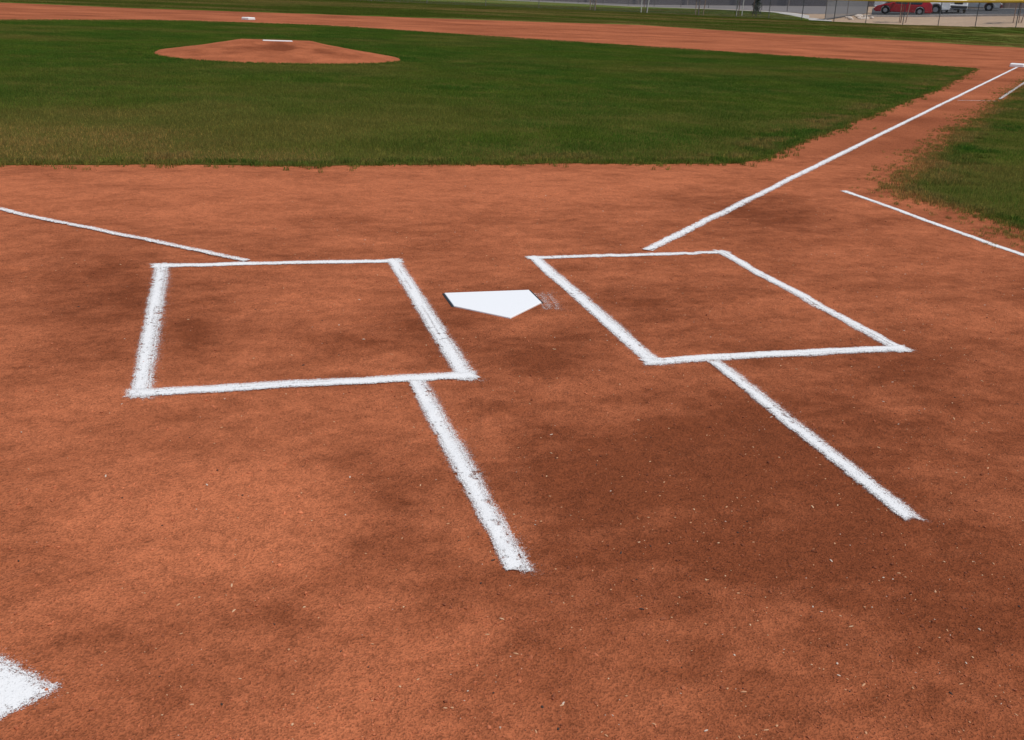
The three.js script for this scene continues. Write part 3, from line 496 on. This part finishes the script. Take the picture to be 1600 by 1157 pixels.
{ // plain chain-link posts along the far side of the path
  const steel = new THREE.MeshStandardMaterial({ name: 'weathered_post', color: rgb(0.13, 0.115, 0.11), roughness: 0.7 }), root = new THREE.Group(), [rx, rz] = polar(26, 115); root.position.set(rx, 0, rz);
  let prev = null;
  for (let b = 14; b <= 31.2;) {
    const d = edgeD(b) + 6 + 3 * sstep(28, 31, b), [x, z] = polar(b, d), y = groundH(x, z);
    const p = mesh('post', new THREE.CylinderGeometry(0.036, 0.036, 2.3, 8), steel, root); p.position.set(x - rx, y + 1.0, z - rz);
    if (prev) { const L = Math.hypot(x - prev[0], z - prev[2]), g = new THREE.CylinderGeometry(0.025, 0.025, L, 8); g.rotateZ(Math.PI / 2); const rl = mesh('top_rail', g, steel, root); rl.position.set((x + prev[0]) / 2 - rx, (y + prev[1]) / 2 + 2.13, (z + prev[2]) / 2 - rz); rl.rotation.set(0, -Math.atan2(z - prev[2], x - prev[0]), Math.atan2(y - prev[1], L), 'YXZ'); }
    prev = [x, y, z]; b += 3.05 / d * 57.3 * (b > 27 ? 0.8 : 1);
  }
  tag(root, 'dark post and rail fence along the road behind the young trees', 'fence'); top(root, 'road_fence');
}

// young staked trees behind the fence
const bark = new THREE.MeshStandardMaterial({ name: 'young_bark', color: rgb(0.16, 0.10, 0.075), roughness: 1 }), stakeWood = new THREE.MeshStandardMaterial({ name: 'stake_wood', color: rgb(0.30, 0.20, 0.15), roughness: 1 }), paleWood = new THREE.MeshStandardMaterial({ name: 'pale_stake', color: rgb(0.62, 0.60, 0.55), roughness: 0.9 });
const leafMat = new THREE.MeshPhysicalMaterial({ name: 'leaf', vertexColors: true, roughness: 0.8, transmission: 0.3, thickness: 0, side: THREE.DoubleSide });
function leaves(n, place, size, col, seed) {
  const r = rng(seed), p = [], c = [], idx = [];
  for (let i = 0; i < n; i++) {
    const [x, y, z] = place(r), a = r() * 6.28, t = (r() - 0.5) * 2.6, s = size * (0.6 + 0.8 * r()), ux = Math.cos(a) * s, uz = Math.sin(a) * s, vy = Math.cos(t) * s * 0.5, vx = -Math.sin(a) * Math.sin(t) * s * 0.5, vz = Math.cos(a) * Math.sin(t) * s * 0.5, o = p.length / 3, f = 0.65 + 0.7 * r();
    p.push(x - ux / 2, y, z - uz / 2, x + vx, y + vy, z + vz, x + ux / 2, y, z + uz / 2, x - vx, y - vy, z - vz); for (let k = 0; k < 4; k++) c.push(col[0] * f, col[1] * f, col[2] * f); idx.push(o, o + 2, o + 1, o, o + 3, o + 2);
  }
  const g = new THREE.BufferGeometry(); g.setAttribute('position', new THREE.Float32BufferAttribute(p, 3)); g.setAttribute('color', new THREE.Float32BufferAttribute(c, 3)); g.setIndex(idx); g.computeVertexNormals(); return g;
}
function limb(pts, r0, r1) { const g = new THREE.TubeGeometry(new THREE.CatmullRomCurve3(pts.map((p) => new THREE.Vector3(...p))), 8, 1, 6), p = g.attributes.position, c = new THREE.Vector3(), curve = g.parameters.path; for (let i = 0; i < p.count; i++) { const t = Math.floor(i / 7) / 8; curve.getPointAt(clamp(t), c); const k = lerp(r0, r1, t); p.setXYZ(i, c.x + (p.getX(i) - c.x) * k, c.y + (p.getY(i) - c.y) * k, c.z + (p.getZ(i) - c.z) * k); } g.computeVertexNormals(); return g; }
function youngTree(b, d, label, { stakes = [[-0.32, 0], [0.32, 0]], pale = false, seed = 1, h = 3.4 } = {}) {
  const root = new THREE.Group(), [x, z] = polar(b, d), r = rng(seed); root.position.set(x, groundH(x, z), z); root.rotation.y = -b * Math.PI / 180;
  const sway = (r() - 0.5) * 0.25, gs = [limb([[0, -0.1, 0], [sway * 0.4, h * 0.3, 0.03], [sway, h * 0.6, 0], [sway * 0.7, h * 0.92, 0.05]], 0.034, 0.012)];
  for (let i = 0; i < 9; i++) { const y = h * (0.52 + 0.4 * i / 9), a = i * 2.4, l = 0.75 * (1 - i / 14); gs.push(limb([[sway, y, 0], [sway + Math.cos(a) * l * 0.5, y + l * 0.35, Math.sin(a) * l * 0.5], [sway + Math.cos(a) * l, y + l * 0.55, Math.sin(a) * l]], 0.014, 0.005)); }
  mesh('trunk', mergeGeometries(gs), bark, root);
  mesh('crown', leaves(700, (q) => { const i = Math.floor(q() * 9), y = h * (0.55 + 0.4 * i / 9), a = i * 2.4 + (q() - 0.5) * 0.9, l = 0.8 * (1 - i / 14) * (0.35 + 0.75 * q()); return [sway + Math.cos(a) * l + (q() - 0.5) * 0.25, y + l * 0.5 + (q() - 0.5) * 0.3, Math.sin(a) * l + (q() - 0.5) * 0.25]; }, 0.09, [0.075, 0.10, 0.035], seed + 50), leafMat, root);
  stakes.forEach(([sx, lean]) => { const s = mesh('stake', new THREE.CylinderGeometry(0.032, 0.036, 2.1, 7), pale ? paleWood : stakeWood, root); s.position.set(sx, 0.9, 0.05); s.rotation.z = lean; });
  const tie = mesh('tie', new THREE.TorusGeometry(0.33, 0.008, 5, 20), blackRubber, root); tie.rotation.x = Math.PI / 2; tie.scale.y = 0.3; tie.position.set(0, 1.55, 0.04);
  tag(root, label, 'tree', 'young staked trees behind the outfield fence'); return top(root, 'staked_tree');
}
youngTree(19.85, 92.6, 'young staked tree farthest left behind the fence', { seed: 3, stakes: [[-0.22, 0.02], [0.27, -0.06]] });
youngTree(22.6, 91.6, 'young staked tree second from the left behind the fence', { seed: 7, stakes: [[-0.25, 0], [0.33, -0.08]], pale: true });
youngTree(25.5, 90.5, 'young staked tree left of the dark narrow evergreen', { seed: 9, stakes: [[-0.3, 0.02], [0.42, -0.1]] });
youngTree(27.55, 91, 'young tree on pale stakes beside the dark narrow evergreen', { seed: 13, stakes: [[-0.2, 0.04], [0.3, -0.03]], pale: true });
youngTree(35.65, 85.2, 'young staked tree in front of the red car', { seed: 17, stakes: [[-0.12, 0.03], [0.42, -0.08]] });
youngTree(41.05, 82.6, 'young staked tree farthest right behind the fence', { seed: 23, stakes: [[-0.35, 0], [0.3, -0.16]] });
{
  const root = new THREE.Group(), [x, z] = polar(28.45, 90); root.position.set(x, groundH(x, z), z);
  mesh('trunk', limb([[0, -0.1, 0], [0.02, 1, 0], [0, 2.2, 0.02], [0, 3.2, 0]], 0.05, 0.012), bark, root);
  mesh('crown', leaves(2600, (q) => { const y = 0.25 + 3.1 * q(), w = 0.40 * Math.pow(1 - y / 3.6, 0.6) * (0.75 + 0.5 * Math.sin(y * 5) ** 2), a = q() * 6.28, l = Math.sqrt(q()) * w; return [Math.cos(a) * l, y, Math.sin(a) * l]; }, 0.075, [0.022, 0.034, 0.018], 61), leafMat, root);
  mesh('stake', new THREE.CylinderGeometry(0.03, 0.035, 2.0, 7), bark, root).position.set(-0.34, 0.85, 0.1);
  tag(root, 'narrow dark evergreen sapling behind the outfield fence', 'tree'); top(root, 'evergreen_sapling');
}
{
  const root = new THREE.Group(), [x, z] = polar(39.3, 120); root.position.set(x, groundH(x, z), z);
  const gs = []; for (let i = 0; i < 6; i++) { const a = i * 1.05; gs.push(limb([[0, -0.1, 0], [Math.cos(a) * 0.3, 0.8, Math.sin(a) * 0.3], [Math.cos(a) * 0.9, 1.8, Math.sin(a) * 0.9]], 0.05, 0.02)); }
  mesh('stem', mergeGeometries(gs), bark, root);
  mesh('foliage', leaves(3800, (q) => { const a = q() * 6.28, t = Math.acos(1 - 1.6 * q()), l = (0.6 + 0.4 * q()) * (0.85 + 0.3 * Math.sin(a * 5 + t * 4)); return [Math.sin(t) * Math.cos(a) * 1.55 * l, 1.75 + Math.cos(t) * 1.0 * l, Math.sin(t) * Math.sin(a) * 1.55 * l]; }, 0.13, [0.06, 0.12, 0.025], 71), leafMat, root);
  tag(root, 'rounded green shrub against the block wall behind the parked cars', 'shrub'); top(root, 'shrub');
}
{ // pale rocks by the screened gate
  const r = rng(41), stone = new THREE.MeshStandardMaterial({ name: 'pale_rock', color: rgb(0.55, 0.47, 0.40), roughness: 1 }), spots = [];
  for (let i = 0; i < 16; i++) {
    const g = new THREE.IcosahedronGeometry(0.11 + 0.12 * r(), 1), p = g.attributes.position; for (let k = 0; k < p.count; k++) { const f = 0.75 + 0.5 * vnoise(p.getX(k) * 9 + i * 7, p.getY(k) * 9 + p.getZ(k) * 5, 5); p.setXYZ(k, p.getX(k) * f * 1.3, p.getY(k) * f * 0.8, p.getZ(k) * f); } g.computeVertexNormals();
    const m = mesh('rock', g, stone), [x, z] = polar(33.0 + 1.3 * r(), 88 + 5 * r()); m.position.set(x, groundH(x, z) + 0.03, z); m.rotation.y = r() * 6;
    tag(m, 'pale rock among the loose rubble at the foot of the screened gate', 'rock', 'rocks by the screened gate'); top(m, 'rock');
  }
}

// ------------------------------------------------------------------ vehicles
const carGlass = new THREE.MeshPhysicalMaterial({ name: 'tinted_glass', color: rgb(0.015, 0.018, 0.022), roughness: 0.08, clearcoat: 1 });
const tyreMat = new THREE.MeshStandardMaterial({ name: 'tyre', color: rgb(0.018, 0.018, 0.018), roughness: 0.9 }), alloy = new THREE.MeshStandardMaterial({ name: 'alloy', color: rgb(0.38, 0.38, 0.39), roughness: 0.4, metalness: 0.8 });
const lampGlass = new THREE.MeshPhysicalMaterial({ name: 'headlight_lens', color: rgb(0.75, 0.78, 0.8), roughness: 0.1, clearcoat: 1 }), redLens = new THREE.MeshPhysicalMaterial({ name: 'taillight_lens', color: rgb(0.35, 0.01, 0.01), roughness: 0.15, clearcoat: 1 }), trim = new THREE.MeshStandardMaterial({ name: 'dark_trim', color: rgb(0.02, 0.02, 0.022), roughness: 0.7 });
const paint = (r, g, b, rough = 0.35, metal = 0) => new THREE.MeshPhysicalMaterial({ name: 'car_paint', color: rgb(r, g, b), roughness: rough, metalness: metal, clearcoat: 0.5, clearcoatRoughness: 0.1, specularIntensity: 0.5 });
// outline: points over the top from the front (+x) bottom to the rear bottom; wheels along x; belt: height where the cabin starts to lean in
function vehicle(name, label, spec, b, d, turn, mat) {
  const { outline, wheels, wr, width, belt, sill, side, screens, lower } = spec, root = new THREE.Group(), hw = width / 2;
  const narrow = (y) => 1 - 0.30 * Math.max(0, y - belt) / 1.0 * (spec.lean ?? 1);
  const sh = new THREE.Shape(); outline.forEach(([x, y], i) => i ? sh.lineTo(x, y) : sh.moveTo(x, y));
  for (const wx of [...wheels].sort((a, c) => a - c)) { const R = wr * 1.16; sh.lineTo(wx - R, sill); for (let k = 1; k < 12; k++) { const a = Math.PI - k / 12 * Math.PI; sh.lineTo(wx + Math.cos(a) * R, Math.max(sill, wr + Math.sin(a) * R)); } sh.lineTo(wx + R, sill); }
  sh.closePath();
  const g = new THREE.ExtrudeGeometry(sh, { depth: width - 0.12, bevelEnabled: true, bevelThickness: 0.06, bevelSize: 0.05, bevelOffset: -0.05, bevelSegments: 3, curveSegments: 8 }); g.translate(0, 0, -(width - 0.12) / 2);
  const p = g.attributes.position; for (let i = 0; i < p.count; i++) { const y = p.getY(i), x = p.getX(i), nose = 1 - 0.10 * sstep(spec.len * 0.36, spec.len * 0.5, Math.abs(x)); p.setZ(i, p.getZ(i) * narrow(y) * nose); } g.computeVertexNormals();
  const body = mesh('body', g, mat, root);
  for (const s of [-1, 1]) for (const poly of side) {
    const gg = new THREE.ExtrudeGeometry(new THREE.Shape(poly.map(([x, y]) => new THREE.Vector2(x, y))), { depth: 0.012, bevelEnabled: false }), q = gg.attributes.position;
    for (let i = 0; i < q.count; i++) q.setZ(i, s * (hw * narrow(q.getY(i)) + 0.003 + q.getZ(i) - 0.006)); gg.computeVertexNormals(); mesh('side_window', gg, carGlass, root);
  }
  screens.forEach(([x0, y0, x1, y1], k) => { // glass between two points of the outline
    const nx = y1 - y0, ny = -(x1 - x0), l = Math.hypot(nx, ny), o = (k ? -1 : 1), ox = nx / l * 0.014 * -1, oy = ny / l * 0.014 * -1, w0 = hw * narrow(y0) - 0.1, w1 = hw * narrow(y1) - 0.1, sg = oy < 0 ? -1 : 1;
    const v = [[x0, y0, -w0], [x0, y0, w0], [x1, y1, w1], [x1, y1, -w1]], gg = new THREE.BufferGeometry(), f = [];
    for (const off of [0.2, 1.2]) for (const q of v) f.push(q[0] + ox * sg * off, q[1] + oy * sg * off, q[2]);
    gg.setAttribute('position', new THREE.Float32BufferAttribute(f, 3)); gg.setAttribute('uv', new THREE.Float32BufferAttribute(new Array(16).fill(0), 2)); gg.setIndex([4, 5, 6, 4, 6, 7, 0, 2, 1, 0, 3, 2, 0, 1, 5, 0, 5, 4, 1, 2, 6, 1, 6, 5, 2, 3, 7, 2, 7, 6, 3, 0, 4, 3, 4, 7]);
    const ng = gg.toNonIndexed(); ng.computeVertexNormals(); mesh(k ? 'rear_window' : 'windscreen', ng, carGlass, root);
  });
  const tg = new THREE.TorusGeometry(wr * 0.78, wr * 0.22, 8, 24), rg = new THREE.CylinderGeometry(wr * 0.5, wr * 0.5, 0.06, 18); tg.scale(1, 1, 1.1); rg.rotateX(Math.PI / 2);
  const hub = new THREE.CylinderGeometry(wr * 0.7, wr * 0.7, 0.16, 18); hub.rotateX(Math.PI / 2);
  for (const wx of wheels) for (const s of [-1, 1]) { const w = new THREE.Group(); w.name = 'wheel'; w.position.set(wx, wr, s * (hw - 0.13)); root.add(w); mesh('tyre', mergeGeometries([tg, hub.clone()]), tyreMat, w); const r = mesh('rim', rg, alloy, w); r.position.z = s * 0.075; }
  const L = spec.len / 2;
  for (const s of [-1, 1]) {
    const h = mesh('headlight', new RoundedBoxGeometry(0.16, spec.lampH ?? 0.15, 0.36, 2, 0.04), lampGlass, root); h.position.set(L - 0.1, spec.lampY, s * (hw - 0.33));
    const t = mesh('taillight', new RoundedBoxGeometry(0.12, spec.tailH ?? 0.18, 0.2, 2, 0.03), redLens, root); t.position.set(-L + 0.07, spec.tailY, s * (hw - 0.26));
    const m = mesh('mirror', new RoundedBoxGeometry(0.16, 0.14, 0.2, 2, 0.04), spec.darkMirror ? trim : mat, root); m.position.set(spec.mirrorX, belt + 0.08, s * (hw + 0.06));
  }
  const bf = mesh('bumper', new RoundedBoxGeometry(0.2, 0.2, width * 0.86, 2, 0.05), lower, root); bf.position.set(L - 0.05, sill + 0.17, 0);
  const bb = mesh('bumper', new RoundedBoxGeometry(0.2, 0.2, width * 0.86, 2, 0.05), lower, root); bb.position.set(-L + 0.05, sill + 0.17, 0);
  const gr = mesh('grille', new RoundedBoxGeometry(0.06, spec.grilleH ?? 0.12, width * 0.4, 2, 0.02), trim, root); gr.position.set(L - 0.035, spec.lampY - 0.02, 0);
  const [x, z] = polar(b, d); root.position.set(x, groundH(x, z) + 0.02, z); root.rotation.y = -b * Math.PI / 180 + turn;
  tag(root, label, spec.category, 'vehicles parked behind the fence'); return top(root, name);
}
const SEDAN = { category: 'car', len: 4.5, width: 1.76, belt: 0.82, sill: 0.2, wr: 0.32, wheels: [1.38, -1.32], lampY: 0.58, tailY: 0.72, mirrorX: 0.78, lower: null,
  outline: [[2.18, 0.2], [2.25, 0.45], [2.1, 0.64], [1.6, 0.78], [1.1, 0.88], [0.2, 1.27], [-0.5, 1.36], [-1.3, 1.29], [-2.0, 1.08], [-2.2, 0.9], [-2.25, 0.5], [-2.18, 0.2]],
  side: [[[0.8, 0.88], [0.15, 1.18], [-0.3, 1.24], [-0.32, 0.86]], [[-0.4, 0.86], [-0.38, 1.24], [-0.9, 1.24], [-1.5, 1.08], [-1.4, 0.88]]], screens: [[1.05, 0.91, 0.24, 1.26], [-1.34, 1.285, -1.97, 1.095]] };
const PICKUP = { category: 'pickup truck', len: 6.2, width: 1.98, belt: 1.28, sill: 0.38, wr: 0.41, wheels: [1.95, -1.85], lampY: 0.98, lampH: 0.26, tailY: 1.05, tailH: 0.36, grilleH: 0.34, mirrorX: 1.1, darkMirror: true, lower: alloy,
  outline: [[3.05, 0.42], [3.1, 0.8], [3.05, 1.15], [2.8, 1.2], [1.5, 1.27], [0.85, 1.86], [0.3, 1.92], [-0.7, 1.9], [-1.0, 1.8], [-1.08, 1.28], [-3.0, 1.26], [-3.1, 1.2], [-3.08, 0.42]],
  side: [[[1.22, 1.33], [0.78, 1.76], [0.25, 1.8], [0.22, 1.33]], [[0.12, 1.33], [0.14, 1.8], [-0.72, 1.78], [-0.88, 1.7], [-0.92, 1.33]]], screens: [[1.42, 1.33, 0.9, 1.8], [-1.02, 1.76, -1.07, 1.34]] };
const SUV = { category: 'car', len: 4.7, width: 1.84, belt: 1.05, sill: 0.3, wr: 0.36, wheels: [1.42, -1.38], lampY: 0.82, lampH: 0.2, tailY: 1.0, tailH: 0.34, grilleH: 0.2, mirrorX: 0.85, lower: trim,
  outline: [[2.3, 0.32], [2.35, 0.62], [2.26, 0.9], [1.9, 1.0], [1.15, 1.07], [0.5, 1.62], [-0.1, 1.7], [-1.6, 1.66], [-2.0, 1.45], [-2.26, 1.0], [-2.35, 0.7], [-2.3, 0.32]],
  side: [[[0.95, 1.1], [0.45, 1.53], [-0.15, 1.58], [-0.18, 1.1]], [[-0.26, 1.1], [-0.24, 1.58], [-1.1, 1.56], [-1.12, 1.1]], [[-1.2, 1.1], [-1.18, 1.55], [-1.58, 1.53], [-1.9, 1.15]]], screens: [[1.1, 1.1, 0.54, 1.58], [-1.64, 1.62, -1.98, 1.42]] };
const white = paint(0.80, 0.80, 0.80), red = paint(0.36, 0.006, 0.016), silver = paint(0.42, 0.43, 0.44, 0.35, 0.5), maroon = paint(0.10, 0.01, 0.012);
vehicle('parked_sedan', 'dark red sedan parked nearest the fence', { ...SEDAN, lower: red }, 35.66, 95, Math.PI, red);
vehicle('parked_pickup', 'white crew cab pickup parked behind the red sedan', PICKUP, 36.05, 99.2, 0, white);
vehicle('parked_hatchback', 'white car seen end on between the pickup and the silver car', { ...SUV, width: 1.7 }, 37.98, 101.5, -1.40, white);
vehicle('parked_wagon', 'silver wagon with pale roof at the right of the row', SUV, 38.85, 108.5, 0, silver);
vehicle('parked_sedan', 'maroon sedan mostly hidden behind the silver wagon', { ...SEDAN, lower: maroon }, 39.05, 114.5, 0, maroon);

renderer.render(scene, camera);
